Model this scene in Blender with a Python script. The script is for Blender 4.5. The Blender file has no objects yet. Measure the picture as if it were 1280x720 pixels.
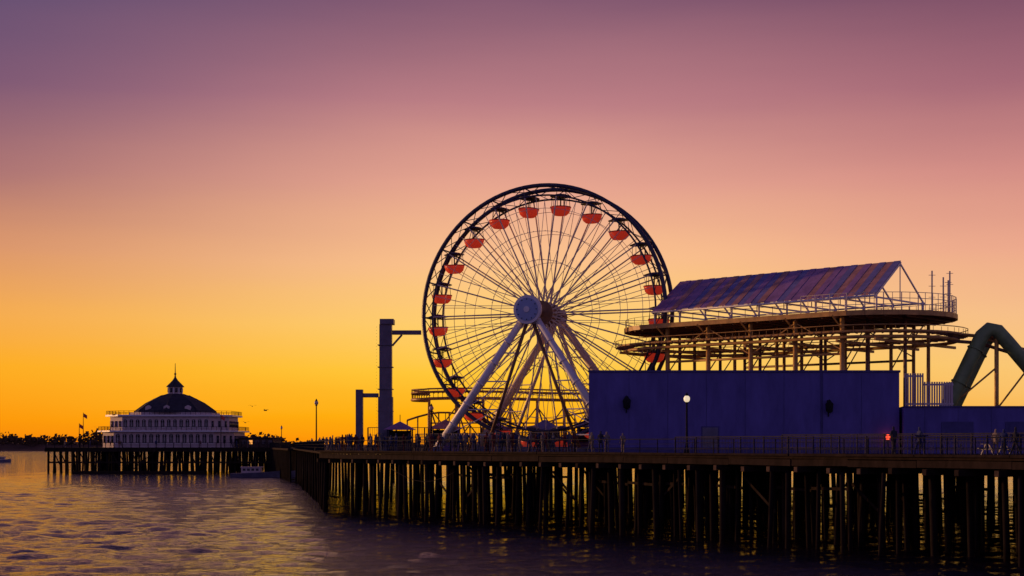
import bpy, math, random
import numpy as np
from mathutils import Vector, Matrix
random.seed(7); np.random.seed(7)
scene=bpy.context.scene
scene.view_settings.view_transform='Standard'; scene.view_settings.look='None'; scene.view_settings.exposure=0
COL=scene.collection

def lin(c):
    return tuple(((x/255)/12.92 if x/255<=0.04045 else ((x/255+0.055)/1.055)**2.4) for x in c)

# ---------------------------------------------------------------- materials
def mat(name,col,rough=0.6,metal=0.0,var=0.35,scale=1.5,bump=0.15,emis=None,estr=0.0,stretch=(1,1,1),transl=0.0,spec=0.5):
    m=bpy.data.materials.new(name); m.use_nodes=True
    nt=m.node_tree; b=nt.nodes['Principled BSDF']
    tc=nt.nodes.new('ShaderNodeTexCoord'); mp=nt.nodes.new('ShaderNodeMapping')
    mp.inputs['Scale'].default_value=stretch
    nt.links.new(tc.outputs['Object'],mp.inputs['Vector'])
    n=nt.nodes.new('ShaderNodeTexNoise'); n.inputs['Scale'].default_value=scale; n.inputs['Detail'].default_value=6
    n.inputs['Roughness'].default_value=0.65
    nt.links.new(mp.outputs[0],n.inputs['Vector'])
    r=nt.nodes.new('ShaderNodeValToRGB')
    r.color_ramp.elements[0].position=0.3; r.color_ramp.elements[1].position=0.7
    r.color_ramp.elements[0].color=(*[c*(1-var) for c in col],1)
    r.color_ramp.elements[1].color=(*[min(1,c*(1+var*0.6)) for c in col],1)
    nt.links.new(n.outputs['Fac'],r.inputs[0]); nt.links.new(r.outputs[0],b.inputs['Base Color'])
    b.inputs['Roughness'].default_value=rough; b.inputs['Metallic'].default_value=metal
    b.inputs['Specular IOR Level'].default_value=spec
    if bump>0:
        bp=nt.nodes.new('ShaderNodeBump'); bp.inputs['Strength'].default_value=bump; bp.inputs['Distance'].default_value=0.05
        nt.links.new(n.outputs['Fac'],bp.inputs['Height']); nt.links.new(bp.outputs[0],b.inputs['Normal'])
    if emis:
        b.inputs['Emission Color'].default_value=(*emis,1); b.inputs['Emission Strength'].default_value=estr
    if transl>0:
        t=nt.nodes.new('ShaderNodeBsdfTranslucent'); nt.links.new(r.outputs[0],t.inputs[0])
        mx=nt.nodes.new('ShaderNodeMixShader'); mx.inputs[0].default_value=transl
        nt.links.new(b.outputs[0],mx.inputs[1]); nt.links.new(t.outputs[0],mx.inputs[2])
        nt.links.new(mx.outputs[0],nt.nodes['Material Output'].inputs[0])
    return m

M_wood=mat('weathered_wood',(0.034,0.022,0.018),0.95,scale=2.0,var=0.5,stretch=(1,1,0.3),spec=0.08)
M_woodl=mat('pale_wood',(0.10,0.065,0.05),0.9,scale=2.0,var=0.6,spec=0.1)
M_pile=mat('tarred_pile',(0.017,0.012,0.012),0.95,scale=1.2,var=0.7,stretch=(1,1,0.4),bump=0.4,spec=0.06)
M_blue=mat('blue_stucco',(0.145,0.122,0.38),0.85,scale=0.9,var=0.25,bump=0.1,stretch=(1,1,0.3),spec=.2)
M_blue2=mat('blue_trim',(0.09,0.08,0.23),0.7,scale=1,var=0.25,spec=.2)
M_steelblue=mat('blue_grey_steel',(0.15,0.14,0.21),0.5,0.1,scale=1,var=0.3)
M_fence=mat('dull_fence_steel',(0.05,0.045,0.075),0.8,scale=1,var=0.4,spec=.1)
M_navy=mat('navy_paint',(0.04,0.035,0.07),0.4,scale=2)
M_white=mat('white_paint',(0.82,0.78,0.76),0.4,scale=1.5,var=0.12)
M_cream=mat('cream_paint',(0.82,0.66,0.48),0.4,scale=1.5,var=0.15)
M_gold=mat('yellow_paint',(0.66,0.36,0.08),0.5,scale=1.5,var=0.4)
M_brown=mat('brown_steel',(0.26,0.13,0.06),0.5,scale=1.5,var=0.4)
M_red=mat('red_paint',(0.75,0.055,0.025),0.35,scale=2,var=0.2)
M_fibglow=mat('glowing_red_fibreglass',(0.95,0.11,0.05),0.35,scale=2,var=0.12,emis=(1.0,0.09,0.035),estr=0.20,transl=0.3)  # faint emission added to brighten the red gondola bowls; they are not lamps
M_green=mat('green_paint',(0.22,0.31,0.11),0.45,scale=0.8,var=0.35)
M_dark=mat('dark_metal',(0.022,0.020,0.026),0.85,scale=2,spec=.12)
M_glass=mat('window_glass',(0.03,0.03,0.04),0.08,scale=1,bump=0)
M_hub=mat('hub_blue',(0.32,0.42,0.64),0.4,scale=1,bump=0,var=.15)
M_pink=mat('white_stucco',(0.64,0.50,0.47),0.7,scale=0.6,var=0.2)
M_roofd=mat('slate_roof',(0.05,0.045,0.055),0.7,scale=1,var=0.4,spec=.2)
M_rp=mat('purple_sheet',(0.36,0.19,0.38),0.6,scale=1.2,var=0.35,stretch=(1,1,.5))
M_rb=mat('blue_sheet',(0.20,0.19,0.42),0.6,scale=1.2,var=0.35)
M_rr=mat('rust_sheet',(0.52,0.25,0.21),0.65,scale=1.2,var=0.4)
M_lamp=mat('lamp_globe',(0.9,0.85,0.7),0.3,emis=(1,0.8,0.5),estr=0.75,bump=0)
M_redlamp=mat('red_lamp',(0.8,0.05,0.03),0.3,emis=(1,0.08,0.03),estr=3.0,bump=0)
M_amber=mat('amber_lamp',(0.9,0.5,0.1),0.3,emis=(1,0.4,0.08),estr=1.0,bump=0)
M_leaf=mat('hazed_foliage',(0.11,0.065,0.04),0.95,scale=0.05,var=0.5,spec=.1)  # orange-brown haze tint is put into the base colour; no haze volume
M_land=mat('hazed_shore_ground',(0.16,0.085,0.05),0.95,scale=0.02,var=0.4,spec=.1)  # ground colour carries the warm tint of low sun and haze
M_cloth=[mat('cloth_%d'%i,c,0.9,scale=5,spec=.1) for i,c in enumerate([(0.04,0.04,0.06),(0.14,0.04,0.04),(0.12,0.12,0.15),(0.05,0.06,0.15),(0.25,0.2,0.18)])]

# ---------------------------------------------------------------- mesh builder
class MB:
    def __init__(s): s.v=[];s.f=[];s.m=[];s.mats=[];s.smooth=[]
    def mi(s,m):
        if m not in s.mats: s.mats.append(m)
        return s.mats.index(m)
    def face(s,idx,m,sm=False): s.f.append(idx);s.m.append(s.mi(m));s.smooth.append(sm)
    def tube(s,p,q,r,m,r2=None,n=6,cap=True):
        p=Vector(p);q=Vector(q);d=q-p
        if d.length<1e-6:return
        d.normalize(); a=Vector((0,0,1)) if abs(d.z)<0.9 else Vector((1,0,0))
        u=d.cross(a).normalized();w=d.cross(u); r2=r if r2 is None else r2
        b=len(s.v)
        for c,rr in((p,r),(q,r2)):
            for i in range(n):
                t=2*math.pi*i/n+math.pi/n
                s.v.append(c+u*rr*math.cos(t)+w*rr*math.sin(t))
        for i in range(n):
            j=(i+1)%n; s.face((b+i,b+j,b+n+j,b+n+i),m,n>5)
        if cap:
            s.face(tuple(b+i for i in range(n))[::-1],m); s.face(tuple(b+n+i for i in range(n)),m)
    def path(s,pts,r,m,n=6,closed=False):
        k=len(pts)
        pts=[Vector(p) for p in pts]
        b=len(s.v)
        for i,p in enumerate(pts):
            if closed: d=pts[(i+1)%k]-pts[i-1]
            else: d=pts[min(i+1,k-1)]-pts[max(i-1,0)]
            d.normalize(); a=Vector((0,0,1)) if abs(d.z)<0.999 else Vector((1,0,0))
            if closed: a=s._axis if getattr(s,'_axis',None) else a
            u=d.cross(a).normalized();w=d.cross(u)
            for j in range(n):
                t=2*math.pi*j/n+math.pi/n
                s.v.append(p+u*r*math.cos(t)+w*r*math.sin(t))
        for i in range(k if closed else k-1):
            i2=(i+1)%k
            for j in range(n):
                j2=(j+1)%n
                s.face((b+i*n+j,b+i*n+j2,b+i2*n+j2,b+i2*n+j),m,True)
        if not closed:
            s.face(tuple(b+j for j in range(n))[::-1],m); s.face(tuple(b+(k-1)*n+j for j in range(n)),m)
    def beam(s,p,q,w,h,m):
        p=Vector(p);q=Vector(q);d=(q-p).normalized()
        a=Vector((0,0,1)) if abs(d.z)<0.95 else Vector((0,1,0))
        u=d.cross(a).normalized()*w/2; v=u.cross(d).normalized()*h/2
        b=len(s.v)
        for c in(p,q):
            for sx,sy in((-1,-1),(1,-1),(1,1),(-1,1)): s.v.append(c+u*sx+v*sy)
        for f in((0,1,5,4),(1,2,6,5),(2,3,7,6),(3,0,4,7),(3,2,1,0),(4,5,6,7)):
            s.face(tuple(b+i for i in f),m)
    def box(s,x0,x1,y0,y1,z0,z1,m):
        s.prism([(x0,y0),(x1,y0),(x1,y1),(x0,y1)],z0,z1,m)
    def prism(s,fp,z0,z1,m):
        b=len(s.v);n=len(fp)
        for z in(z0,z1):
            for x,y in fp: s.v.append(Vector((x,y,z)))
        for i in range(n):
            j=(i+1)%n; s.face((b+i,b+j,b+n+j,b+n+i),m)
        s.face(tuple(b+i for i in range(n))[::-1],m); s.face(tuple(b+n+i for i in range(n)),m)
    def lathe(s,prof,c,m,n=12,sm=True):
        b=len(s.v)
        for r,z in prof:
            for i in range(n):
                t=2*math.pi*i/n; s.v.append(Vector((c[0]+r*math.cos(t),c[1]+r*math.sin(t),c[2]+z)))
        for k in range(len(prof)-1):
            for i in range(n):
                j=(i+1)%n; s.face((b+k*n+i,b+k*n+j,b+(k+1)*n+j,b+(k+1)*n+i),m,sm)
        s.face(tuple(b+i for i in range(n))[::-1],m); kk=(len(prof)-1)*n
        s.face(tuple(b+kk+i for i in range(n)),m)
    def obj(s,name,parent=None):
        me=bpy.data.meshes.new(name); me.from_pydata([tuple(v) for v in s.v],[],s.f)
        for m in s.mats: me.materials.append(m)
        me.polygons.foreach_set('material_index',s.m); me.polygons.foreach_set('use_smooth',s.smooth)
        me.update(); o=bpy.data.objects.new(name,me); COL.objects.link(o)
        if parent: o.parent=parent
        return o
def empty(name,loc=(0,0,0)):
    o=bpy.data.objects.new(name,None); COL.objects.link(o); return o

# ---------------------------------------------------------------- camera
cam=bpy.data.cameras.new('camera'); co=bpy.data.objects.new('camera',cam); COL.objects.link(co)
CZ=6.8
co.location=(0,0,CZ); co.rotation_euler=(math.radians(90),0,0)
cam.lens=50; cam.sensor_width=36; cam.shift_y=0.153; cam.clip_end=20000; cam.clip_start=0.5
scene.camera=co

# ---------------------------------------------------------------- world (dusk sky)
SUN_AZ=math.radians(-64); SUN_EL=math.radians(4)
w=bpy.data.worlds.new('World'); scene.world=w; w.use_nodes=True
nt=w.node_tree; nt.nodes.clear()
N=nt.nodes.new; L=nt.links.new
out=N('ShaderNodeOutputWorld'); bg=N('ShaderNodeBackground'); L(bg.outputs[0],out.inputs[0])
tc=N('ShaderNodeTexCoord'); sep=N('ShaderNodeSeparateXYZ'); L(tc.outputs['Generated'],sep.inputs[0])
mp=N('ShaderNodeMapping'); mp.inputs['Scale'].default_value=(2,2,14); L(tc.outputs['Generated'],mp.inputs[0])
nz=N('ShaderNodeTexNoise'); nz.inputs['Scale'].default_value=1.6; nz.inputs['Detail'].default_value=4; L(mp.outputs[0],nz.inputs[0])
ma=N('ShaderNodeMath'); ma.operation='MULTIPLY_ADD'; L(nz.outputs['Fac'],ma.inputs[0]); ma.inputs[1].default_value=0.022; 
mb=N('ShaderNodeMath'); mb.operation='SUBTRACT'; L(sep.outputs['Z'],mb.inputs[0]); mb.inputs[1].default_value=0.011
L(mb.outputs[0],ma.inputs[2])
def ramp(stops):
    r=N('ShaderNodeValToRGB'); cr=r.color_ramp
    while len(cr.elements)<len(stops): cr.elements.new(0.5)
    for e,(p,c) in zip(cr.elements,stops): e.position=p; e.color=(*lin(c),1)
    L(ma.outputs[0],r.inputs[0]); return r
RL=ramp([(0.0,(246,130,6)),(0.02,(253,152,8)),(0.05,(253,170,30)),(0.087,(244,168,76)),(0.13,(216,146,104)),(0.18,(166,110,112)),(0.235,(120,84,114)),(0.30,(90,75,113)),(0.6,(60,55,105)),(1,(45,42,88))])
RC=ramp([(0.0,(255,150,4)),(0.02,(255,178,14)),(0.05,(255,200,56)),(0.087,(255,206,108)),(0.13,(251,193,140)),(0.18,(230,164,143)),(0.235,(188,126,132)),(0.30,(130,88,112)),(0.6,(70,58,108)),(1,(45,42,88))])
RR=ramp([(0.0,(248,164,50)),(0.02,(250,182,78)),(0.05,(250,198,116)),(0.087,(246,190,137)),(0.13,(236,168,140)),(0.18,(210,140,133)),(0.235,(164,104,118)),(0.30,(116,74,100)),(0.6,(66,54,104)),(1,(45,42,88))])
RB=ramp([(0.0,(120,96,140)),(0.05,(128,103,145)),(0.13,(130,110,156)),(0.25,(106,98,150)),(0.5,(74,70,124)),(1,(45,42,88))])
at=N('ShaderNodeMath'); at.operation='ARCTAN2'; L(sep.outputs['X'],at.inputs[0]); L(sep.outputs['Y'],at.inputs[1])
def mr(a,b,src=at):
    m=N('ShaderNodeMapRange'); m.interpolation_type='SMOOTHSTEP'; m.inputs['From Min'].default_value=a; m.inputs['From Max'].default_value=b
    L(src.outputs[0],m.inputs['Value']); return m
def mix(f,a,b):
    m=N('ShaderNodeMix'); m.data_type='RGBA'; L(f.outputs[0],m.inputs['Factor']); L(a,m.inputs['A']); L(b,m.inputs['B']); return m.outputs['Result']
c1=mix(mr(-0.42,0.0),RL.outputs[0],RC.outputs[0])
c2=mix(mr(0.02,0.38),c1,RR.outputs[0])
ab=N('ShaderNodeMath'); ab.operation='ABSOLUTE'; L(at.outputs[0],ab.inputs[0])
c3=mix(mr(0.7,2.0,ab),c2,RB.outputs[0])
sky=N('ShaderNodeTexSky'); sky.sky_type='NISHITA'; sky.sun_disc=False; sky.sun_elevation=SUN_EL; sky.sun_rotation=SUN_AZ
vm=N('ShaderNodeVectorMath'); vm.operation='MULTIPLY_ADD'
L(sky.outputs[0],vm.inputs[0]); vm.inputs[1].default_value=(0.002,0.002,0.002); L(c3,vm.inputs[2])
L(vm.outputs[0],bg.inputs[0]); bg.inputs[1].default_value=1.0

sun=bpy.data.lights.new('sun','SUN'); so=bpy.data.objects.new('sun',sun); COL.objects.link(so)
sun.energy=2.3; sun.color=(1.0,0.52,0.22); sun.angle=math.radians(0.8)
sd=Vector((math.sin(SUN_AZ)*math.cos(SUN_EL),math.cos(SUN_AZ)*math.cos(SUN_EL),math.sin(SUN_EL)))
so.rotation_euler=sd.to_track_quat('Z','Y').to_euler()

# ---------------------------------------------------------------- water
def geo(a,b,st,g):
    r=[];x=a;d=st
    while x<b: x+=d; d*=g; r.append(x)
    return r
ys=list(np.arange(-200,60,10))+list(np.arange(60,230,0.36))+geo(230,9000,0.45,1.035)
xr=list(np.arange(-75,50,0.42)); right=geo(xr[-1],5000,0.6,1.09); left=[-x for x in geo(75,5000,0.6,1.09)][::-1]
xs=left+xr+right
X,Y=np.meshgrid(np.array(xs),np.array(ys))
Z=np.zeros_like(X)
# gusts: wave height varies over the surface
G=0.75+0.35*np.sin(X*0.061+1.3*np.sin(Y*0.023))*np.sin(Y*0.043+0.9*np.sin(X*0.037+2))
for i in range(84):
    lam=math.exp(np.random.uniform(math.log(1.15),math.log(5.5))); k=2*math.pi/lam; th=np.random.normal(math.radians(250),1.0)
    amp=0.0046*lam**0.72; ph=np.random.uniform(0,6.28)
    fade=np.clip(1-(np.hypot(X,Y)-120*lam/3)/(200*lam/3),0,1)
    s=np.sin(k*(X*math.cos(th)+Y*math.sin(th))+ph+0.5*np.sin(0.13*X+i)+0.5*np.sin(0.11*Y+2*i))
    Z+=amp*fade*(s+0.3*s*s)
Z*=G
fx=np.clip((130-np.abs(X+12))/50,0,1)
Z*=fx*np.clip((Y-40)/30,0,1)
nx=len(xs);ny=len(ys)
V=np.stack([X,Y,Z],-1).reshape(-1,3)
ii=np.arange(ny-1)[:,None]*nx+np.arange(nx-1)[None,:]
F=np.stack([ii,ii+1,ii+nx+1,ii+nx],-1).reshape(-1,4)
me=bpy.data.meshes.new('water'); me.vertices.add(len(V)); me.vertices.foreach_set('co',V.ravel())
me.loops.add(F.size); me.loops.foreach_set('vertex_index',F.ravel().astype(np.int32))
me.polygons.add(len(F)); me.polygons.foreach_set('loop_start',np.arange(0,F.size,4,dtype=np.int32)); me.polygons.foreach_set('loop_total',np.full(len(F),4,dtype=np.int32))
me.polygons.foreach_set('use_smooth',np.ones(len(F),dtype=bool)); me.update(); me.validate()
wo=bpy.data.objects.new('water',me); COL.objects.link(wo)
m=bpy.data.materials.new('sea_water'); m.use_nodes=True; nt=m.node_tree; b=nt.nodes['Principled BSDF']
b.inputs['Base Color'].default_value=(0.012,0.009,0.016,1); b.inputs['Roughness'].default_value=0.05; b.inputs['IOR'].default_value=1.38
tc=nt.nodes.new('ShaderNodeTexCoord'); prev=None
for sc,di,st,rot in((1.0,0.17,(1,1.5,1),0.3),(3.1,0.085,(1,1.3,1),-0.4),(0.06,0.3,(1,2,1),0.1)):
    mp=nt.nodes.new('ShaderNodeMapping'); mp.inputs['Scale'].default_value=st; mp.inputs['Rotation'].default_value=(0,0,rot)
    nt.links.new(tc.outputs['Object'],mp.inputs[0])
    n=nt.nodes.new('ShaderNodeTexNoise'); n.inputs['Scale'].default_value=sc; n.inputs['Detail'].default_value=6; n.inputs['Roughness'].default_value=0.65
    nt.links.new(mp.outputs[0],n.inputs[0])
    bp=nt.nodes.new('ShaderNodeBump'); bp.inputs['Strength'].default_value=1.0; bp.inputs['Distance'].default_value=di
    nt.links.new(n.outputs['Fac'],bp.inputs['Height'])
    if prev: nt.links.new(prev.outputs[0],bp.inputs['Normal'])
    prev=bp
nt.links.new(prev.outputs[0],b.inputs['Normal'])
me.materials.append(m)

# ---------------------------------------------------------------- shore + trees
sh=MB()
x=-3500
rows=[]
while x<3500:
    hgt=4+1.5*math.sin(x*0.004)+random.uniform(-.4,.4)+ (4 if x<-400 else 0)
    rows.append((x,hgt)); x+=40
for (xa,ha),(xb,hb) in zip(rows[:-1],rows[1:]):
    b0=len(sh.v)
    for xx,hh in((xa,ha),(xb,hb)):
        for yy,zz in((1480,-0.3),(1500,0.8),(1540,1.2),(1580,hh),(2600,hh+4)): sh.v.append(Vector((xx,yy+20*math.sin(xx*0.01),zz)))
    for k in range(4): sh.face((b0+k,b0+5+k,b0+6+k,b0+1+k),M_land,True)
sh.obj('shore_hills')
tr=MB()
def leafq(c,s):
    a=Vector((random.gauss(0,1),random.gauss(0,1),random.gauss(0,1))).normalized(); bb=a.orthogonal().normalized(); cc=a.cross(bb)
    b0=len(tr.v); t=random.uniform(0.5,1)
    tr.v.extend([c+bb*s,c+cc*s*t,c-bb*s,c-cc*s*t]); tr.face((b0,b0+1,b0+2,b0+3),M_leaf)
x=-1500
while x<1300:
    left_=x<-230
    x+=random.uniform(2.0,5.5) if left_ else random.uniform(4,10)
    env=1.35+0.4*math.sin(x*0.013)+0.3*math.sin(x*0.041+1)+(0.25 if x<-430 else -.3) if left_ else 0.6
    h=random.uniform(8,14)*env; y=1585+random.uniform(0,70); r=random.uniform(5,9)*env**0.5
    base=5 if x<-400 else 2
    tr.tube((x,y,base-2),(x+random.uniform(-1,1),y,base+h*0.6),0.5,M_leaf,0.25,4)
    for k in range(34):
        a=random.uniform(0,6.28);q=random.random()**0.5
        leafq(Vector((x+math.cos(a)*q*r,y+math.sin(a)*q*r,base+h*(0.0+1.0*random.random()**0.8*(1-0.35*q)))),random.uniform(1.2,2.8))
tr.obj('tree_line')

# ---------------------------------------------------------------- main pier
A=Vector((-19.3,143)); E=Vector((0.589,-0.808)); Fp=Vector((0.808,0.589))
LEN=104
C=A+E*LEN
poly=[tuple(A),tuple(C),(110,75),(110,230),(20,262),(-40,260)]
def inside(p):
    c=False;n=len(poly)
    for i in range(n):
        x1,y1=poly[i];x2,y2=poly[(i+1)%n]
        if (y1>p[1])!=(y2>p[1]) and p[0]<(x2-x1)*(p[1]-y1)/(y2-y1)+x1: c=not c
    return c
DZ=6.1
pier=empty('pier')
d=MB(); d.prism(poly,5.9,DZ,M_wood); d.obj('deck',pier)
d=MB()
def ep(t,o,z): v=A+E*t+Fp*o; return (v.x,v.y,z)
t=0
while t<LEN:
    L3=random.uniform(4.5,6.5); o=random.uniform(-.04,.04)
    d.beam(ep(t,0.0+o,5.66+random.uniform(-.03,.03)),ep(min(LEN,t+L3-.04),0.0+o,5.66+random.uniform(-.03,.03)),0.16,0.42,M_wood); 
    d.beam(ep(t,-0.18+o,6.15),ep(min(LEN,t+L3-.04),-0.18+o,6.15),0.24,0.14+random.uniform(0,.04),M_wood); t+=L3
for o in (2,4.4,7,10,14,18,23,28):
    d.beam(ep(1,o,5.6),ep(LEN,o,5.6),0.3,0.45,M_wood)
t=0.4; k=0
while t<LEN:
    L2=40; j=random.uniform(-.12,.12); ext=random.uniform(.35,.8)
    d.beam(ep(t,-ext,5.2+j*.3),ep(t,L2 if t>8 else 10,5.2+j*.3),0.32,0.36,M_wood)
    d.beam(ep(t,-ext-.05,5.2+j*.3),ep(t,-ext-.004,5.2+j*.3),0.28,0.32,M_woodl if random.random()<.7 else M_wood)
    t+=2.45+j; k+=1
d.obj('beams',pier)
d=MB()
for o in [0.15,2.6,5.2,9.2,13.8,18.4,23,28,34,40,47,55]:
    t=0.4+random.uniform(0,1)
    while t<LEN:
        if random.random()<0.93:
            x,y,_=ep(t,o+random.uniform(-.35,.35),0)
            if inside((x,y)):
                r=random.uniform(0.13,0.24)
                lx,ly=random.uniform(-.3,.3),random.uniform(-.3,.3)
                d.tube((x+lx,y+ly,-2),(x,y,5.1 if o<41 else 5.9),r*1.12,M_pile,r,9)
        t+=random.choice([1.3,2.2,2.6,3.2])
for i in range(0,17):
    f=i/16; x=-19.3+(-40+19.3)*f+0.6; y=143+117*f+0.5
    for o in (0,4.5,10,17):
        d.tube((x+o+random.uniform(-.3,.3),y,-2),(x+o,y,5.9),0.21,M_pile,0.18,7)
d.obj('piles',pier)
d=MB()
t=0.4;i=0
while t<LEN-4:
    for o in (2.9,9.5,13.5):
        if t<6 and o>4: continue
        if random.random()<0.22: 
            za,zb=(4.6,2.2) if random.random()<.5 else (2.2,4.6)
            d.beam(ep(t,o,za),ep(t+3.1,o,zb),0.08,0.18,M_wood)
        if random.random()<0.4: d.beam(ep(t,o+.1,3.9),ep(t+3.1,o+.1,3.9+random.uniform(-.2,.2)),0.1,0.2,M_wood)
    t+=3.1;i+=1
for t in (14,):
    d.path([ep(t+k*1.4,-0.2,4.6-1.1*math.sin(k/8*math.pi)) for k in range(9)],0.03,M_dark,4)
d.obj('cross_braces',pier)

# railing
rl=MB()
def rail(pa,pb,h=1.1,step=2.0,mm=M_blue2,pick=0.0,post=0.07,rr=(0.05,0.03,0.03)):
    pa=Vector(pa);pb=Vector(pb);n=max(1,int((pb-pa).length/step))
    for i in range(n+1):
        p=pa.lerp(pb,i/n); rl.tube(p,p+Vector((0,0,h)),post,mm,n=4)
    for zz,r in zip((h,h*0.68,h*0.36),rr):
        rl.tube(pa+Vector((0,0,zz)),pb+Vector((0,0,zz)),r,mm,n=4)
    if pick:
        n=int((pb-pa).length/pick)
        for i in range(n):
            p=pa.lerp(pb,i/n); rl.tube(p+Vector((0,0,0.1)),p+Vector((0,0,h)),0.016,mm,n=3,cap=False)
rail(ep(0.2,0.3,DZ),ep(LEN,0.3,DZ),mm=M_dark,step=1.9,post=.045,rr=(.04,.018,.018),h=1.1)
rail(ep(0.2,0.3,DZ),(-39.5,259,DZ),mm=M_dark,post=.06)
rl.obj('pier_railing')
rl=MB()
rail((-10,148,DZ),(5.4,121,DZ),h=1.8,step=2.5,mm=M_fence,pick=0.24)
rail((-14,152,DZ),(-9,147,DZ),h=1.5,step=2.5,mm=M_fence,pick=0.3)
rail((-16,158,DZ),(6,158,DZ),h=2.6,step=3,mm=M_fence,pick=0.25,post=.1)
rl.obj('metal_fence')
rl=MB()
rail(ep(50,2.2,DZ),ep(92,2.2,DZ),h=1.25,step=2.2,mm=M_fence,pick=0.3)
rail(ep(56,7,DZ),ep(88,7,DZ),h=1.4,step=2.2,mm=M_fence,pick=0.25)
rl.obj('metal_fence')

# ---------------------------------------------------------------- far walkway + restaurant deck
fp=empty('far_pier')
d=MB()
d.prism([(-41,260.1),(-33,260.1),(-52,350),(-60,350)],5.75,DZ,M_wood)
d.prism([(-111,338),(-56,338),(-52,350),(-52,374),(-111,374)],5.6,DZ+0.02,M_wood)
d.beam((-111,337.9,5.4),(-56,337.9,5.4),0.4,0.6,M_wood)
d.obj('deck',fp)
d=MB()
for i in range(24):
    f=i/23
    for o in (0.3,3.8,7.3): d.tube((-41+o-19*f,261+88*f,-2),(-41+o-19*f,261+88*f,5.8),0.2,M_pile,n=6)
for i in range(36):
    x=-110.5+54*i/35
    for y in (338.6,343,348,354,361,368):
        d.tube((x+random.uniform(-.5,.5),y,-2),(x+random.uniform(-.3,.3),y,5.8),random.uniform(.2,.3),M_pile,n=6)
    if i<35 and random.random()<.5:
        d.beam((x,338.3,5.0),(x+54/35,338.3,1.8),0.1,0.25,M_wood)
d.beam((-110,338.2,2.6),(-57,338.2,2.6),0.2,0.4,M_wood)
d.obj('piles',fp)
rl=MB(); rail((-110.8,338.2,DZ),(-56.2,338.2,DZ),h=1.2,mm=M_dark,post=0.1); rail((-59.5,349,DZ),(-40.7,261,DZ),h=1.2,mm=M_dark,post=0.09)
rl.obj('railing',fp)
d=MB(); d.box(-103,-72,333,336,-0.2,0.6,M_wood); 
for x in range(-102,-71,5): d.tube((x,333.4,-1),(x,333.4,2.4),0.2,M_pile,n=6)
d.beam((-90,336,0.6),(-84,338,5.9),1.0,0.15,M_wood)
d.obj('floating_dock')

# restaurant
rs=empty('pier_restaurant')
RX,RY=-84.3,356
def oct_(hx,hy,c): return [(RX-hx+c,RY-hy),(RX+hx-c,RY-hy),(RX+hx,RY-hy+c),(RX+hx,RY+hy-c),(RX+hx-c,RY+hy),(RX-hx+c,RY+hy),(RX-hx,RY+hy-c),(RX-hx,RY-hy+c)]
d=MB()
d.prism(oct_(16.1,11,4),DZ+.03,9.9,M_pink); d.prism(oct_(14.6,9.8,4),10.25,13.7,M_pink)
d.obj('walls',rs)
t_=MB()
t_.prism(oct_(17.2,12,4.2),9.9,10.25,M_white); t_.prism(oct_(15.6,10.8,4.2),13.7,14.1,M_white); t_.prism(oct_(10.2,9.0,4.0),14.1,14.7,M_pink)
t_.obj('cornices',rs)
wn=MB()
def wins(fp_,z0,z1,sp,ww):
    for i in range(len(fp_)):
        a=Vector((*fp_[i],0));b_=Vector((*fp_[(i+1)%len(fp_)],0)); L_=(b_-a).length; n=max(1,int(L_/sp)); dd=(b_-a).normalized(); nn=Vector((dd.y,-dd.x,0))
        for k in range(n):
            c=a+dd*((k+0.5)*L_/n)+nn*0.04
            wn.beam(c+Vector((0,0,z0)),c+Vector((0,0,z1)),ww,0.1,M_glass) if abs(dd.x)>0.9 else wn.tube(c+Vector((0,0,z0)),c+Vector((0,0,z1)),ww*.35,M_glass,n=6)
            if abs(dd.x)>0.9: 
                wn.tube(c+Vector((0,0.05,z1)),c+Vector((0,-0.05,z1)),ww/2,M_glass,n=10)
                wn.beam(c+Vector((-ww*.62,-.06,z0-.15)),c+Vector((ww*.62,-.06,z0-.15)),.14,.12,M_white)
                wn.beam(c+Vector((0,-.07,z0)),c+Vector((0,-.07,z1+.3)),.06,.08,M_white)
wins(oct_(16.1,11,4),7.2,9.0,1.55,0.95); wins(oct_(14.6,9.8,4),11.1,12.6,1.45,0.85)
wn.obj('windows',rs)
rl=MB()
for fq,z in((oct_(17,11.8,4.2),10.25),(oct_(15.4,10.6,4.2),14.1)):
    for i in range(8):
        a=fq[i];b_=fq[(i+1)%8]; rail((a[0],a[1],z),(b_[0],b_[1],z),h=0.95,step=1.2,mm=M_dark,post=0.06)
rl.obj('balustrade',rs)
d=MB()
d.lathe([(10.6,14.7),(10.2,15.1),(9.0,15.9),(7.4,17.1),(5.4,18.3),(3.4,19.1),(2.2,19.5)],(RX,RY,0),M_roofd,8,False)
d.lathe([(1.7,19.5),(1.7,21.2)],(RX,RY,0),M_pink,8,False)
d.lathe([(2.3,21.2),(2.2,21.4),(1.4,22.2),(0.7,22.9),(0.25,23.6),(0.15,24.2),(0.32,24.5),(0.12,24.8),(0.06,27.2)],(RX,RY,0),M_roofd,8,False)
for i in range(8):
    a=2*math.pi*i/8; d.tube((RX+1.75*math.cos(a),RY+1.75*math.sin(a),19.5),(RX+1.75*math.cos(a),RY+1.75*math.sin(a),21.2),0.14,M_white,n=5)
    a+=math.pi/8; d.tube((RX+1.58*math.cos(a),RY+1.58*math.sin(a),19.9),(RX+1.58*math.cos(a),RY+1.58*math.sin(a),20.9),0.34,M_glass,n=6)
    a=2*math.pi*i/8; 
    for (r1,z1),(r2,z2) in (((10.2,15.15),(7.4,17.15)),((7.4,17.15),(3.4,19.15))): d.tube((RX+r1*math.cos(a),RY+r1*math.sin(a),z1),(RX+r2*math.cos(a),RY+r2*math.sin(a),z2),.1,M_roofd,n=5)
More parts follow.
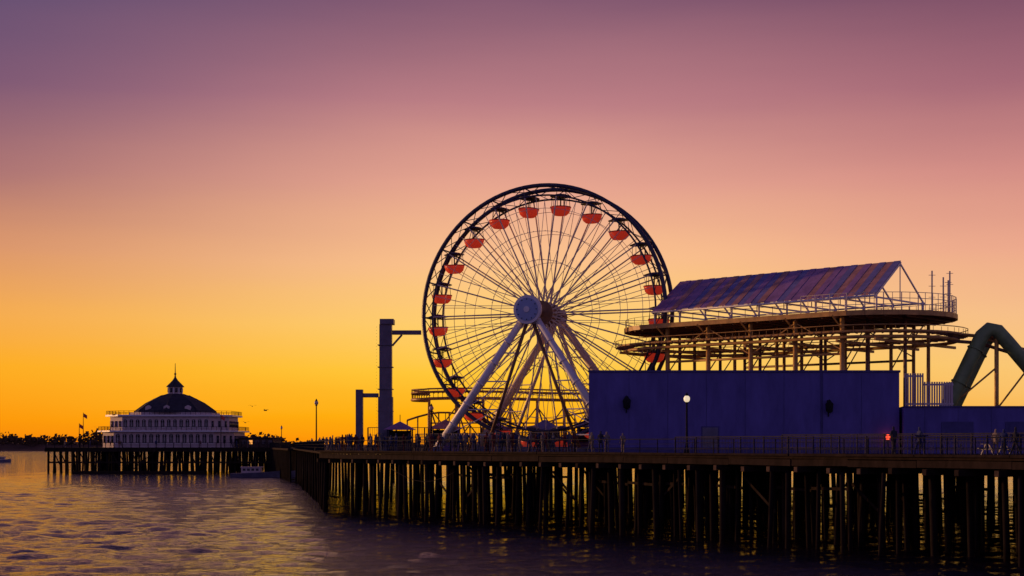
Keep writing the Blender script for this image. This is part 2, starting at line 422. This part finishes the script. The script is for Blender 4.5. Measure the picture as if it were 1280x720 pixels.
for a in (-2.2,-1.57,-0.94):
    cx,cy=RX+8.2*math.cos(a),RY+8.0*math.sin(a)
    d.tube((cx,cy-1.2,15.7),(cx,cy+1.8,15.7),0.8,M_pink,n=6)
d.obj('roof',rs)
sd_=empty('market_shed')
d=MB(); d.box(-66.9,-58.5,348,360,DZ+.03,8.4,M_woodl); d.obj('walls',sd_)
d=MB(); d.prism([(-67,347.5),(-58,347.5),(-58,360.5),(-67,360.5)],8.4,8.6,M_roofd); d.obj('roof',sd_)
d=MB()
for i in range(5): d.box(-66+i*1.6,-65.1+i*1.6,347.93,348.02,6.9,7.9,M_amber if i in(1,) else M_glass)
d.obj('windows',sd_)

for (x,y,h) in ((-104,345,8.5),(-70.2,343,8),(-106.5,350,6)):
    d=MB(); d.tube((x,y,DZ),(x,y,DZ+h),0.12,M_dark,0.06,n=6)
    b0=len(d.v)
    for k in range(5):
        for zz in(0,0.9): d.v.append(Vector((x+0.08+k*0.22,y+0.12*math.sin(k*1.4),DZ+h-0.2-zz-k*0.12)))
    for k in range(4): d.face((b0+2*k,b0+2*k+1,b0+2*k+3,b0+2*k+2),M_red)
    d.obj('flag_pole')

# boats
def boat(x,y,L_,mm,cab=True,name='motor_boat'):
    p=empty(name); h=MB(); st=[]
    ns=9
    for i in range(ns):
        f=i/(ns-1); wv=L_*0.15*(1-max(0,(f-0.55)/0.45)**2)+0.03; zz=0.9+0.5*f*f
        st.append([(x-L_/2+L_*f,y-wv,zz),(x-L_/2+L_*f,y-wv*0.75,-0.2),(x-L_/2+L_*f,y+wv*0.75,-0.2),(x-L_/2+L_*f,y+wv,zz)])
    b0=len(h.v)
    for s_ in st: h.v.extend([Vector(q) for q in s_])
    for i in range(ns-1):
        for k in range(4):
            k2=(k+1)%4; h.face((b0+i*4+k,b0+i*4+k2,b0+i*4+4+k2,b0+i*4+4+k),mm,False)
    h.face((b0,b0+1,b0+2,b0+3),mm); h.obj('hull',p)
    if cab:
        h=MB(); h.box(x-L_*0.28,x+L_*0.12,y-L_*0.1,y+L_*0.1,0.95,2.1,M_pink); h.box(x-L_*0.3,x+L_*0.15,y-L_*.11,y+L_*.11,2.1,2.25,M_pink)
        for k in range(4): h.box(x-L_*0.25+k*L_*.09,x-L_*0.19+k*L_*.09,y-L_*0.1-0.03,y-L_*0.1+.02,1.4,1.9,M_glass)
        h.tube((x,y,2.2),(x,y,4.2),0.05,M_dark,n=5); h.obj('cabin',p)
boat(-53,294,10,M_steelblue); boat(-49,299,7,M_steelblue,False,'rowing_boat'); boat(-195,545,6,M_steelblue)

# ---------------------------------------------------------------- ferris wheel
FW=empty('ferris_wheel')
c0=Vector((3.4,145,20.1)); al=math.radians(20)
nA=Vector((-math.sin(al),-math.cos(al),0)); uA=Vector((math.cos(al),-math.sin(al),0)); zA=Vector((0,0,1))
def W(a,r,s): return c0+uA*(r*math.cos(a))+zA*(r*math.sin(a))+nA*s
def ring(mb,r,s,rad,mm,k=96,n=6):
    mb._axis=nA; mb.path([W(2*math.pi*i/k,r,s) for i in range(k)],rad,mm,n,True); mb._axis=None
NG=22; ph0=math.radians(106.6+8.18)
rm=MB()
RO=12.9
for s in(-1.4,1.4):
    ring(rm,RO,s,0.22,M_navy); ring(rm,11.9,s,0.10,M_navy)
    for i in range(NG*2):
        a=ph0+math.pi*i/NG; a2=a+math.pi/NG
        rm.tube(W(a,11.9,s),W(a2,RO,s) if i%2 else W(a,RO,s),0.045,M_navy,n=4)
        if i%2==0: rm.tube(W(a2,11.9,s),W(a,RO,s),0.045,M_navy,n=4)
for i in range(NG):
    a=ph0+2*math.pi*i/NG
    rm.tube(W(a,11.9,-1.4),W(a,11.9,1.4),0.09,M_navy,n=6); rm.tube(W(a,RO,-1.4),W(a,RO,1.4),0.08,M_navy,n=6)
    rm.tube(W(a,RO,-1.4),W(a+math.pi/NG,RO,1.4),0.05,M_navy,n=4); rm.tube(W(a+math.pi/NG,RO,1.4),W(a+2*math.pi/NG,RO,-1.4),0.05,M_navy,n=4)
rm.obj('rims',FW)
sp=MB()
for s in(-1.4,1.4):
    hs=0.9*s
    for i in range(NG):
        a=ph0+2*math.pi*i/NG
        sp.tube(W(a,0.95,hs),W(a,11.9,s),0.085,M_cream,0.07,n=5)
        sp.tube(W(a+0.9,0.95,hs*1.05),W(a+0.10,11.9,s),0.038,M_cream,n=4); sp.tube(W(a-0.9,0.95,hs*1.05),W(a-0.10,11.9,s),0.038,M_cream,n=4)
    for r in(8.3,5.4,10.6): ring(sp,r,s*0.97,0.03,M_cream,66,4)
sp.obj('spokes',FW)
bl=MB()
for r in (8.3,5.4):
    k=int(r*10)
    for i in range(k):
        p=W(2*math.pi*i/k,r,1.45); bl.lathe([(0.02,-.06),(0.06,0),(0.02,.06)],p,M_cream,5)
bl.obj('light_bulbs',FW)
hb=MB()
hb.tube(W(0,0,-4.4),W(0,0,5.2),0.36,M_brown,n=14)
hb.tube(W(0,0,-1.5),W(0,0,1.5),0.95,M_brown,n=20)
for s in(-1.35,1.35): hb.tube(W(0,0,s-.1),W(0,0,s+.1),1.25,M_brown,n=24)
hb.tube(W(0,0,5.2),W(0,0,5.65),1.42,M_white,n=32); hb.tube(W(0,0,5.65),W(0,0,5.73),1.15,M_hub,n=32); hb.tube(W(0,0,5.73),W(0,0,5.85),0.3,M_white,n=16)
hb.tube(W(0,0,-4.6),W(0,0,-4.2),0.9,M_brown,n=20)
for i in range(12):
    a=i*math.pi/6; hb.tube(W(a,1.0,5.72),W(a,1.0,5.78),.06,M_dark,n=6)
hb.obj('hub',FW)
lg=MB()
for s,mm in((4.8,M_white),(-3.9,M_cream)):
    top=W(0,0,s)
    for sg in(-1,1):
        ft=c0+uA*(9.7*sg)+nA*(s+ (1.0 if s>0 else -1.6)); ft.z=DZ
        lg.tube(top+uA*sg*0.3+Vector((0,0,-.3)),ft,0.36,mm,0.44,n=10)
        ft2=c0+uA*(5.0*sg)+nA*(s+(-0.9 if s>0 else 0.9)); ft2.z=DZ
        lg.tube(top+Vector((0,0,-.3)),ft2,0.18,M_brown if s>0 else mm,0.18,n=8)
        for f in (0.3,0.5,0.7,0.88):
            p=top.lerp(ft,f);q=top.lerp(ft2,f); lg.tube(p,q,0.07,mm,n=5)
        for f in (0.3,0.5,0.7):
            p=top.lerp(ft,f+.2 if f<.7 else .88);q=top.lerp(ft2,f); lg.tube(p,q,0.05,mm,n=5)
        for f in np.linspace(.08,.95,7):
            p=top.lerp(ft,f); dr=(ft-top).normalized(); lg.tube(p-dr*.05,p+dr*.05,.48,mm,n=10)
        lg.beam(ft+Vector((0,0,-.0)),ft+Vector((0,0,0.5)),1.3,1.3,M_steelblue)
        lg.beam(ft2,ft2+Vector((0,0,.4)),0.9,0.9,M_steelblue)
lg.obj('support_legs',FW)
g=MB()
g.lathe([(0.25,-0.85),(0.62,-0.8),(0.9,-0.55),(1.02,-0.2),(1.05,0.0),(1.0,0.0),(0.95,-0.2),(0.8,-0.45)],(0,0,-1.0),M_fibglow,18)
g.lathe([(1.08,-0.05),(1.09,0.04),(1.02,0.05)],(0,0,-1.0),M_red,18)
g.tube((0,0,-1.5),(0,0,0.35),0.07,M_dark,n=8)
for i in range(4):
    a=math.pi/4+i*math.pi/2; g.tube((math.cos(a),math.sin(a),-1.0),(math.cos(a)*.9,math.sin(a)*.9,0.12),0.03,M_dark,n=5)
g.lathe([(1.08,0.08),(1.08,0.13),(0.6,0.30),(0.12,0.40)],(0,0,0),M_navy,18)
g.lathe([(0.82,-1.42),(0.82,-1.35),(0.5,-1.35)],(0,0,0),M_dark,14)
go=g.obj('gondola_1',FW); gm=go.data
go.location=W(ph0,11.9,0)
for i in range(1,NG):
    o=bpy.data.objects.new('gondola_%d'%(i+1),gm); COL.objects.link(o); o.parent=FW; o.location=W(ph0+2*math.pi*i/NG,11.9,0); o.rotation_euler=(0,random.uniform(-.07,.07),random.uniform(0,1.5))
b_=MB(); 
for k in range(3):
    pp=[c0+uA*a_+nA*b2 for a_,b2 in((-7+k*.4,-3.5+k*.3),(-7+k*.4,4-k*.3),(7-k*.4,4-k*.3),(7-k*.4,-3.5+k*.3))]
    b_.prism([(p.x,p.y) for p in pp][::-1],DZ+0.17*k+.004,DZ+0.17*(k+1),M_steelblue)
b_.obj('boarding_platform',FW)

# ---------------------------------------------------------------- steel tower with arm
st=empty('steel_gantry')
d=MB()
d.prism([(-14.55,154.4),(-13.0,154.4),(-13.0,155.8),(-14.55,155.8)],DZ,12,M_steelblue)
d.box(-14.42,-13.1,154.5,155.7,12,19.9,M_steelblue); d.box(-14.35,-12.85,154.2,156,19.9,20.45,M_steelblue)
for z in np.arange(8,19.5,2.4): d.box(-14.6,-12.95,154.34,155.86,z,z+.08,M_steelblue)
for z in np.arange(6.3,19.6,.35): d.tube((-14.75,154.6,z),(-14.75,155,z),.02,M_dark,n=4)
d.obj('main_column',st)
d=MB(); d.box(-13.04,-9.9,154.8,155.4,18.8,19.25,M_steelblue); d.beam((-13.05,155.1,17.6),(-12.0,155.1,18.78),.2,.2,M_steelblue); d.obj('arm',st)
d=MB(); d.box(-17.0,-16.25,154.6,155.5,DZ,12.8,M_steelblue); d.box(-16.24,-14.56,154.8,155.4,11.95,12.4,M_steelblue); d.obj('side_column',st)

# ---------------------------------------------------------------- low coaster track
ct=empty('roller_coaster_track')
d=MB()
cl=[Vector((-11.2+ i*1.0,158,12.6+0.12*math.sin(i*0.25))) for i in range(27)]
cl=[Vector((-9.5-1.8*math.sin(a),161-3*math.cos(a),12.6)) for a in np.linspace(math.pi,0.15,10)]+cl[2:]
for o in(-0.55,0.55): d.path([p+Vector((0,o,0)) for p in cl],0.11,M_gold,6)
d.path([p+Vector((0,0,-0.75)) for p in cl],0.18,M_gold,8)
for o in(-1.0,1.0): d.path([p+Vector((0,o,0.35)) for p in cl],0.05,M_gold,5)
for i in range(len(cl)-1):
    p=cl[i]; q=cl[i+1]
    for f in(0,0.5):
        r_=p.lerp(q,f); d.beam(r_+Vector((0,-1.0,-0.12)),r_+Vector((0,1.0,-.12)),0.1,0.08,M_brown)
        d.tube(r_+Vector((0,-0.55,-.1)),r_+Vector((0,0,-.75)),0.04,M_gold,n=4)
    d.tube(p+Vector((0,-1.0,-.1)),p+Vector((0,-1.0,.35)),0.03,M_gold,n=4)
d.obj('rails',ct)
d=MB()
for i in range(10,len(cl),3):
    p=cl[i]; d.tube((p.x,p.y,DZ),(p.x,p.y,11.8),0.2,M_gold,0.16,n=8)
    d.tube((p.x+1.6,p.y+1,DZ),(p.x,p.y,11.2),0.09,M_brown,n=6)
    if i+3<len(cl): d.tube((p.x,p.y,7),(cl[i+3].x,p.y,11),0.07,M_brown,n=5); d.tube((p.x,p.y,11),(cl[i+3].x,p.y,7),0.07,M_brown,n=5); d.tube((p.x,p.y,9.2),(cl[i+3].x,p.y,9.2),0.08,M_gold,n=5)
lp=[Vector((-12+i*1.2,163,9.6+0.9*math.sin(i*0.45))) for i in range(20)]
for o in(-.5,.5): d.path([p+Vector((0,o,0)) for p in lp],0.1,M_gold,5)
for p in lp: d.tube((p.x,p.y,DZ),p,0.08,M_brown,n=5); d.beam(p+Vector((0,-.7,-.1)),p+Vector((0,.7,-.1)),.1,.1,M_brown)
d.obj('supports',ct)

# ---------------------------------------------------------------- blue building
bb=empty('blue_building')
d=MB(); d.prism([(6.05,112),(30.5,112),(33,126),(8.1,126)],DZ+.004,12.5,M_blue)
d.prism([(30.56,111),(60,111),(60,121),(32.3,121)],DZ+.004,9.7,M_blue)
d.obj('walls',bb)
d=MB(); d.prism([(5.98,111.92),(30.58,111.92),(33.1,126.1),(8.05,126.1)],12.5,12.66,M_blue2)
d.prism([(30.6,110.92),(60.1,110.92),(60.1,121.1),(32.4,121.1)],9.7,9.82,M_blue2)
d.box(6.02,30.5,111.9,111.998,DZ+.004,6.6,M_blue2)
for x in np.arange(9.2,30,3.05): d.box(x,x+0.03,111.985,111.998,6.6,12.5,M_blue2)
for x in np.arange(32.2,59,2.6): d.box(x,x+0.03,110.985,110.998,6.2,9.7,M_blue2)
d.box(24.3,24.42,111.93,111.998,6.6,12.5,M_blue2)
d.obj('trim',bb)
d=MB()
for x,z in((9.0,10.2),(24.9,9.9)):
    d.box(x-.12,x+.12,111.7,111.95,z+.25,z+.4,M_dark); d.lathe([(0.1,-.62),(0.26,-.5),(0.32,0.1),(0.16,0.28),(0.04,0.45)],(x,111.55,z),M_dark,8)
    d.tube((x,111.95,z-.9),(x,111.95,z+.3),.05,M_dark,n=5)
d.obj('wall_lanterns',bb)
d=MB(); d.box(14.9,16.3,111.95,112.02,DZ+.01,8.25,M_blue2); d.box(15.0,16.2,111.92,111.949,DZ+.05,8.15,M_steelblue); d.box(33.5,36,110.95,110.998,7.2,8.6,M_blue2); d.box(38.5,42,110.95,110.998,7.2,8.6,M_blue2); d.obj('doors',bb)
se=empty('slatted_fence'); d=MB()
def slats(x0,x1,y,z0,z1):
    x=x0
    while x<x1: d.box(x,x+.13,y,y+.04,z0,z1,M_pink); x+=.2
    d.box(x0,x1,y+.05,y+.12,z1-.3,z1-.15,M_white); d.box(x0,x1,y+.05,y+.12,z0+.2,z0+.35,M_white)
slats(31.9,33.4,115.5,9.83,12.6); slats(33.4,35.8,115.3,9.83,11.9)
for y in np.arange(115.6,118,.2): d.box(35.8,35.84,y,y+.13,9.83,11.9,M_pink)
d.obj('slats',se)
d=MB(); d.box(29.42,29.58,111.75,111.94,7.1,7.2,M_dark); d.lathe([(0.1,0),(0.17,.12),(0.17,.3),(0.05,.42)],(29.5,111.6,7.2),M_redlamp,10); d.tube((29.5,111.6,DZ),(29.5,111.6,7.2),.05,M_dark,n=6); d.obj('red_beacon')

# ---------------------------------------------------------------- coaster station with roof
cs=empty('roller_coaster_station')
ce=Vector((25.5,133.4,0)); e=Vector((0.74,-0.672,0)); f=Vector((0.672,0.74,0))
def S(a,b,z): return ce+e*a+f*b+Vector((0,0,z))
d=MB(); n=34; a0,a1=-11.9,11.9; pal=[M_rp,M_rb,M_rr,M_rp,M_rb,M_rp,M_rr]
for i in range(n):
    x0=a0+(a1-a0)*i/n; x1=a0+(a1-a0)*(i+1)/n-0.04; mm=pal[(i*5+(i//3))%7]
    b0=len(d.v); lift=0.03*(i%2)
    for zz in(0,0.07):
        for (a_,b2,z_) in((x0,-4.6,19.7),(x1,-4.6,19.7),(x1,0.05,22.95),(x0,0.05,22.95)): d.v.append(S(a_,b2,z_+zz+lift))
    for q in((3,2,1,0),(4,5,6,7),(0,1,5,4),(1,2,6,5),(2,3,7,6),(3,0,4,7)): d.face(tuple(b0+k for k in q),mm)
d.obj('striped_roof',cs)
d=MB()
for a_ in np.linspace(-11.8,11.8,9):
    d.beam(S(a_,-4.6,19.55),S(a_,0,22.8),.12,.2,M_white); d.beam(S(a_,4.6,19.55),S(a_,0,22.8),.1,.14,M_white)
    d.beam(S(a_,-4.6,19.5),S(a_,4.6,19.5),.1,.14,M_white)
    d.tube(S(a_,-4.3,18.3),S(a_,-4.3,19.7),.09,M_white,n=6); d.tube(S(a_,4.3,18.3),S(a_,4.3,19.7),.09,M_white,n=6)
    d.tube(S(a_,0,19.5),S(a_,0,22.8),.05,M_white,n=5)
d.tube(S(-11.9,4.6,19.6),S(11.9,4.6,19.6),.08,M_white,n=6); d.tube(S(-11.9,-4.65,19.6),S(11.9,-4.65,19.6),.1,M_white,n=6); d.tube(S(-11.9,0,22.85),S(11.9,0,22.85),.08,M_white,n=6)
d.obj('roof_frame',cs)
def loop(rad,z,aL=-9.5,aR=9,k=16):
    pts=[]
    for a_ in np.linspace(aL,aR,14): pts.append(S(a_,-rad,z))
    for t in np.linspace(-math.pi/2,math.pi/2,k)[1:]: pts.append(S(aR+rad*math.cos(t),rad*math.sin(t),z))
    for a_ in np.linspace(aR,aL,14)[1:]: pts.append(S(a_,rad,z))
    for t in np.linspace(math.pi/2,3*math.pi/2,k)[1:-1]: pts.append(S(aL+rad*math.cos(t),rad*math.sin(t),z))
    return pts
d=MB()
pt=loop(7.2,0); d.prism([(p.x,p.y) for p in pt],17.95,18.15,M_brown)
pp=loop(7.35,18.0)
for i in range(len(pp)): d.beam(pp[i],pp[(i+1)%len(pp)],.2,.42,M_gold)
for a_ in np.arange(-14,15,1.3): 
    hw=7.1 if -9.5<a_<9 else math.sqrt(max(0.1,7.1**2-(a_-9 if a_>0 else a_+9.5)**2))
    d.beam(S(a_,-hw,17.8),S(a_,hw,17.8),.14,.24,M_brown)
d.obj('platform',cs)
d=MB(); d._axis=Vector((0,0,1))
for rad,z,mm,r in((7.9,16.4,M_gold,.12),(6.9,16.4,M_gold,.10),(7.4,15.95,M_gold,.15),(8.3,16.9,M_gold,.04)): d.path(loop(rad,z),r,mm,6,True)
la=loop(8.3,16.3);lb=loop(6.6,16.3)
for i in range(len(la)):
    i2=(i+1)%len(la)
    for f_ in(0,.5):
        p=la[i].lerp(la[i2],f_); q=lb[i].lerp(lb[i2],f_); d.beam(p,q,.1,.08,M_brown); d.tube(p,p+Vector((0,0,.5)),.025,M_gold,n=4)
rt=[S(16,0.5,16.4),S(18,2.5,16.2),Vector((42.5,124,15.7)),Vector((46,126,15.0)),Vector((50,127,14.0)),Vector((58,128,12.5))]
for o in(-.5,.5): d.path([p+Vector((0,o,0)) for p in rt],.1,M_gold,6)
d.path([p+Vector((0,0,-.6)) for p in rt],.15,M_brown,6)
d.obj('track',cs)
d=MB(); pr=loop(7.3,18.2)
for i in range(len(pr)):
    p=pr[i];q=pr[(i+1)%len(pr)]
    right_=(p-ce).dot(e)>5
    if right_:
        d.tube(p,p+Vector((0,0,1.5)),.05,M_cream,n=5); m_=p.lerp(q,.5); d.tube(m_,m_+Vector((0,0,1.5)),.03,M_cream,n=4)
        for zz in(.5,1.0,1.5): d.tube(p+Vector((0,0,zz)),q+Vector((0,0,zz)),.035,M_cream,n=4)
    else:
        d.tube(p,p+Vector((0,0,.8)),.03,M_brown,n=4); d.tube(p+Vector((0,0,.8)),q+Vector((0,0,.8)),.025,M_brown,n=4)
for a_,b2,h in((12.2,5.4,22.6),(13,6.0,22.0),(14,5.2,22.4),(14.6,3.6,21.4)):
    p=S(a_,b2,18.1); d.tube(p,Vector((p.x,p.y,h)),.07,M_cream,n=6)
    for zz in np.arange(19.2,h,1.0): d.tube((p.x-.3,p.y,zz),(p.x+.3,p.y,zz),.03,M_cream,n=4)
d.obj('railings',cs)
d=MB()
for a_ in (-13.5,-8.6,-4,0.6,5.2,9.8,13.4):
    for b2 in (-6.6,-2.2,2.2,6.6):
        if abs(a_)>13 and abs(b2)>5: continue
        d.tube(S(a_,b2,DZ),S(a_,b2,17.9),.26 if b2<-5 else .18,M_gold if b2<-5 or random.random()<.4 else M_brown,.2 if b2<-5 else .15,n=8)
    for b2,b3 in((-6.6,-2.2),(2.2,6.6)):
        if abs(a_)>13: continue
        d.tube(S(a_,b2,13.5),S(a_,b3,17.5),.06,M_brown,n=5)
    d.beam(S(a_,-7.6,15.65),S(a_,7.6,15.65),.16,.24,M_gold)
for b2,mm in((-6.6,M_gold),(6.6,M_brown)):
    aa=[-8.6,-4,0.6,5.2,9.8]
    for i in range(4):
        d.tube(S(aa[i],b2,17.5 if i%2 else 14.9),S(aa[i+1],b2,14.9 if i%2 else 17.5),.06,mm,n=5)
    d.tube(S(-8.6,b2,14.6),S(9.8,b2,14.6),.11,mm,n=6)
for b2 in(-7.5,7.5):
    for a_ in (-8.6,-4,0.6,5.2,9.8): d.beam(S(a_,b2*0.86,16.6),S(a_,b2*1.12,17.8),.1,.1,M_gold)
d.obj('posts',cs)

# ---------------------------------------------------------------- green ride frame
gr=empty('swing_ride_frame'); d=MB()
def arch(y,dx,mm,r):
    P_=[(35.6,6.1),(37.0,9.0),(38.5,12.1),(39.9,15.0),(40.5,16.2),(41.1,16.75),(41.8,16.6),(42.7,15.6),(44.4,13.6),(46.8,10.6),(49.6,6.1)]
    d.path([Vector((x+dx,y,z)) for x,z in P_],r,mm,12)
    for (x,z),(x2,z2) in zip(P_[1:4],P_[2:5]):
        p=Vector((x+dx,y,z)); dr=(Vector((x2+dx,y,z2))-p).normalized(); d.tube(p-dr*.06,p+dr*.06,r+.09,mm,n=12)
arch(122.5,0,M_green,.62); arch(129,2.6,M_green,.5)
d.obj('arch_tubes',gr)
d=MB()
for x,y,zt in((41.3,122.5,16.4),(43.6,129,16.3)): d.tube((x+.4,y,DZ),(x+.4,y,zt),.15,M_gold,n=8)
d.tube((41.3,122.5,16.3),(43.9,129,16.2),.25,M_gold,n=8); d.tube((37.4,122.5,9.8),(41.8,122.5,13.5),.08,M_gold,n=6)
d.tube((44.4,122.5,13.3),(41.8,122.5,9.9),.08,M_gold,n=6)
d.obj('braces',gr)

# ---------------------------------------------------------------- street lamps
def lamp(x,y,ztop,mm=M_lamp,z0=DZ):
    p=empty('street_lamp'); d=MB()
    d.lathe([(0.22,0),(0.22,.25),(0.13,.4),(0.09,.9),(0.065,ztop-z0-.75),(0.1,ztop-z0-.7),(0.14,ztop-z0-.6)],(x,y,z0),M_dark,10); d.obj('post',p)
    g=MB(); r=.24; g.lathe([(r*math.sin(t),-r*math.cos(t)*1.1) for t in np.linspace(.35,2.9,9)],(x,y,ztop-.35),mm,14); g.obj('globe',p)
    g=MB(); g.lathe([(0.16,0),(0.1,.1),(0.03,.25)],(x,y,ztop-.12),M_dark,8); g.obj('cap',p)
lamp(13.15,107,10.6); lamp(-22.7,165,12.0,M_cream); lamp(-47,290,DZ+4.5,M_cream); lamp(-8.5,150,11,M_cream)

# ---------------------------------------------------------------- booths
def booth(x,y,wd,h,mm,mr_):
    p=empty('ticket_booth'); d=MB()
    d.box(x-wd/2,x+wd/2,y-wd/2,y+wd/2,DZ+.004,DZ+1.0,mm)
    for sx in(-1,1):
        for sy in(-1,1): d.box(x+sx*(wd/2-.08)-.07,x+sx*(wd/2-.08)+.07,y+sy*(wd/2-.08)-.07,y+sy*(wd/2-.08)+.07,DZ+1.0,DZ+h,mm)
    d.box(x-wd/2+.2,x+wd/2-.2,y,y+wd/2-.2,DZ+1.0,DZ+h-.1,M_dark)
    d.box(x-wd/2-.1,x+wd/2+.1,y-wd/2-.25,y-wd/2+.2,DZ+1.0,DZ+1.08,M_woodl); d.obj('counter',p)
    r=MB(); b0=len(r.v); o=wd/2+.35
    for q in((x-o,y-o),(x+o,y-o),(x+o,y+o),(x-o,y+o)): r.v.append(Vector((*q,DZ+h)))
    r.v.append(Vector((x,y,DZ+h+wd*.35)))
    for i in range(4): r.face((b0+i,b0+(i+1)%4,b0+4),mr_)
    r.face((b0+3,b0+2,b0+1,b0),mr_); r.tube((x,y,DZ+h+wd*.33),(x,y,DZ+h+wd*.35+.7),.04,M_dark,n=5); r.obj('canopy',p)
booth(-12,152.5,2.6,2.3,M_fence,M_rp); booth(-7.2,154,3.0,2.4,M_blue,M_rr); booth(3.5,153,3.2,2.3,M_steelblue,M_rb); booth(-1.5,155,2.6,2.2,M_fence,M_rp); booth(8.2,148,2.8,2.5,M_blue,M_rb)
def table(x,y,rot):
    p=MB(); c_,s_=math.cos(rot),math.sin(rot)
    def T(a,b,z): return Vector((x+a*c_-b*s_,y+a*s_+b*c_,DZ+z))
    for b in(-.3,-.1,.1,.3): p.beam(T(-.9,b,.75),T(.9,b,.75),.18,.05,M_steelblue)
    for b in(-.75,.75): p.beam(T(-.9,b,.45),T(.9,b,.45),.26,.05,M_steelblue)
    for a in(-.65,.65):
        p.beam(T(a,-.75,0),T(a,-.2,.72),.06,.1,M_steelblue); p.beam(T(a,.75,0),T(a,.2,.72),.06,.1,M_steelblue); p.beam(T(a,-.8,.4),T(a,.8,.4),.06,.08,M_steelblue)
    p.obj('picnic_table')
for x,y in((35.5,93),(38,96),(33,97),(36.5,100),(40.5,99.5),(31.5,102)): table(x,y,random.uniform(-.5,.5))

# ---------------------------------------------------------------- birds
def bird(x,y,z,rot,s):
    g=MB(); c_,s_=math.cos(rot),math.sin(rot)
    def T(a,b,c): return Vector((x+s*(a*c_-b*s_),y+s*(a*s_+b*c_),z+s*c))
    g.path([T(0,-.28,0),T(0,-.15,.01),T(0,0,.0),T(0,.18,.01),T(0,.3,.02)],.06*s,M_dark,6)
    for sg in(-1,1):
        b0=len(g.v); g.v.extend([T(0,-.1,.03),T(sg*.35,-.16,.2),T(sg*.75,.05,.1),T(sg*.35,.04,.18),T(0,.1,.03)])
        g.face((b0,b0+1,b0+3,b0+4),M_dark); g.face((b0+1,b0+2,b0+3),M_dark)
    g.obj('seagull')
for q in((-42,230,13,.3,1.1),(-39,225,12.2,1.0,1.1),(-45,240,10.5,.5,1.1),(-70,250,12,-.4,1.1)): bird(*q)

# ---------------------------------------------------------------- people (skinned)
def person(x,y,rot,pose,cm,z0=DZ):
    me=bpy.data.meshes.new('body')
    st=[0.12,-0.12] if pose==0 else ([0.32,-0.30] if pose==1 else [0.05,-0.05])
    V_=[(0,0,.95),(0,.0,1.15),(0,.0,1.38),(0,0,1.5),(0,.02,1.6),(0,.02,1.74),
        (.18,0,1.42),(.24,.02,1.15),(.24,.14 if pose else .04,.9),(-.18,0,1.42),(-.24,-.02,1.15),(-.24,-.1 if pose==1 else .1,.9),
        (.1,0,.9),(.11,st[0]*.5+.03,.5),(.11,st[0],.07),(.11,st[0]+.16,.04),(-.1,0,.9),(-.11,st[1]*.5+.03,.5),(-.11,st[1],.07),(-.11,st[1]+.16,.04)]
    R_=[.15,.13,.16,.06,.085,.085,.07,.05,.035,.07,.05,.035,.09,.065,.045,.04,.09,.065,.045,.04]
    E_=[(0,1),(1,2),(2,3),(3,4),(4,5),(2,6),(6,7),(7,8),(2,9),(9,10),(10,11),(0,12),(12,13),(13,14),(14,15),(0,16),(16,17),(17,18),(18,19)]
    me.from_pydata(V_,E_,[]); me.materials.append(cm)
    o=bpy.data.objects.new('person',me); COL.objects.link(o)
    o.location=(x,y,z0); o.rotation_euler=(0,0,rot); s=random.uniform(.93,1.06); o.scale=(s,s,s)
    mo=o.modifiers.new('skin','SKIN'); mo.use_smooth_shade=True; mo2=o.modifiers.new('sub','SUBSURF'); mo2.levels=1; mo2.render_levels=1
    if len(me.skin_vertices)==0:
        bpy.context.view_layer.objects.active=o; o.select_set(True); bpy.ops.mesh.customdata_skin_add(); o.select_set(False)
    for i,r in enumerate(R_): me.skin_vertices[0].data[i].radius=(r,r*.8)
    me.skin_vertices[0].data[0].use_root=True
for k in range(100):
    t=random.uniform(1,44) if k<93 else random.uniform(50,95); o_=random.uniform(0.6,4.0)
    if t<5: o_=min(o_,2.0)
    x,y,_=ep(t,o_,0)
    if x>5.5 and y>111: continue
    person(x,y,random.uniform(0,6.28),random.choice([0,1,2]),random.choice(M_cloth))
for k in range(24): 
    f_=random.random(); person(-19+(-19)*f_+1.6+random.random()*2,145+105*f_,random.uniform(0,6.28),random.choice([0,1]),random.choice(M_cloth))
for k in range(14):
    person(random.uniform(-108,-60),random.uniform(339.5,343),random.uniform(0,6.28),random.choice([0,1]),random.choice(M_cloth))
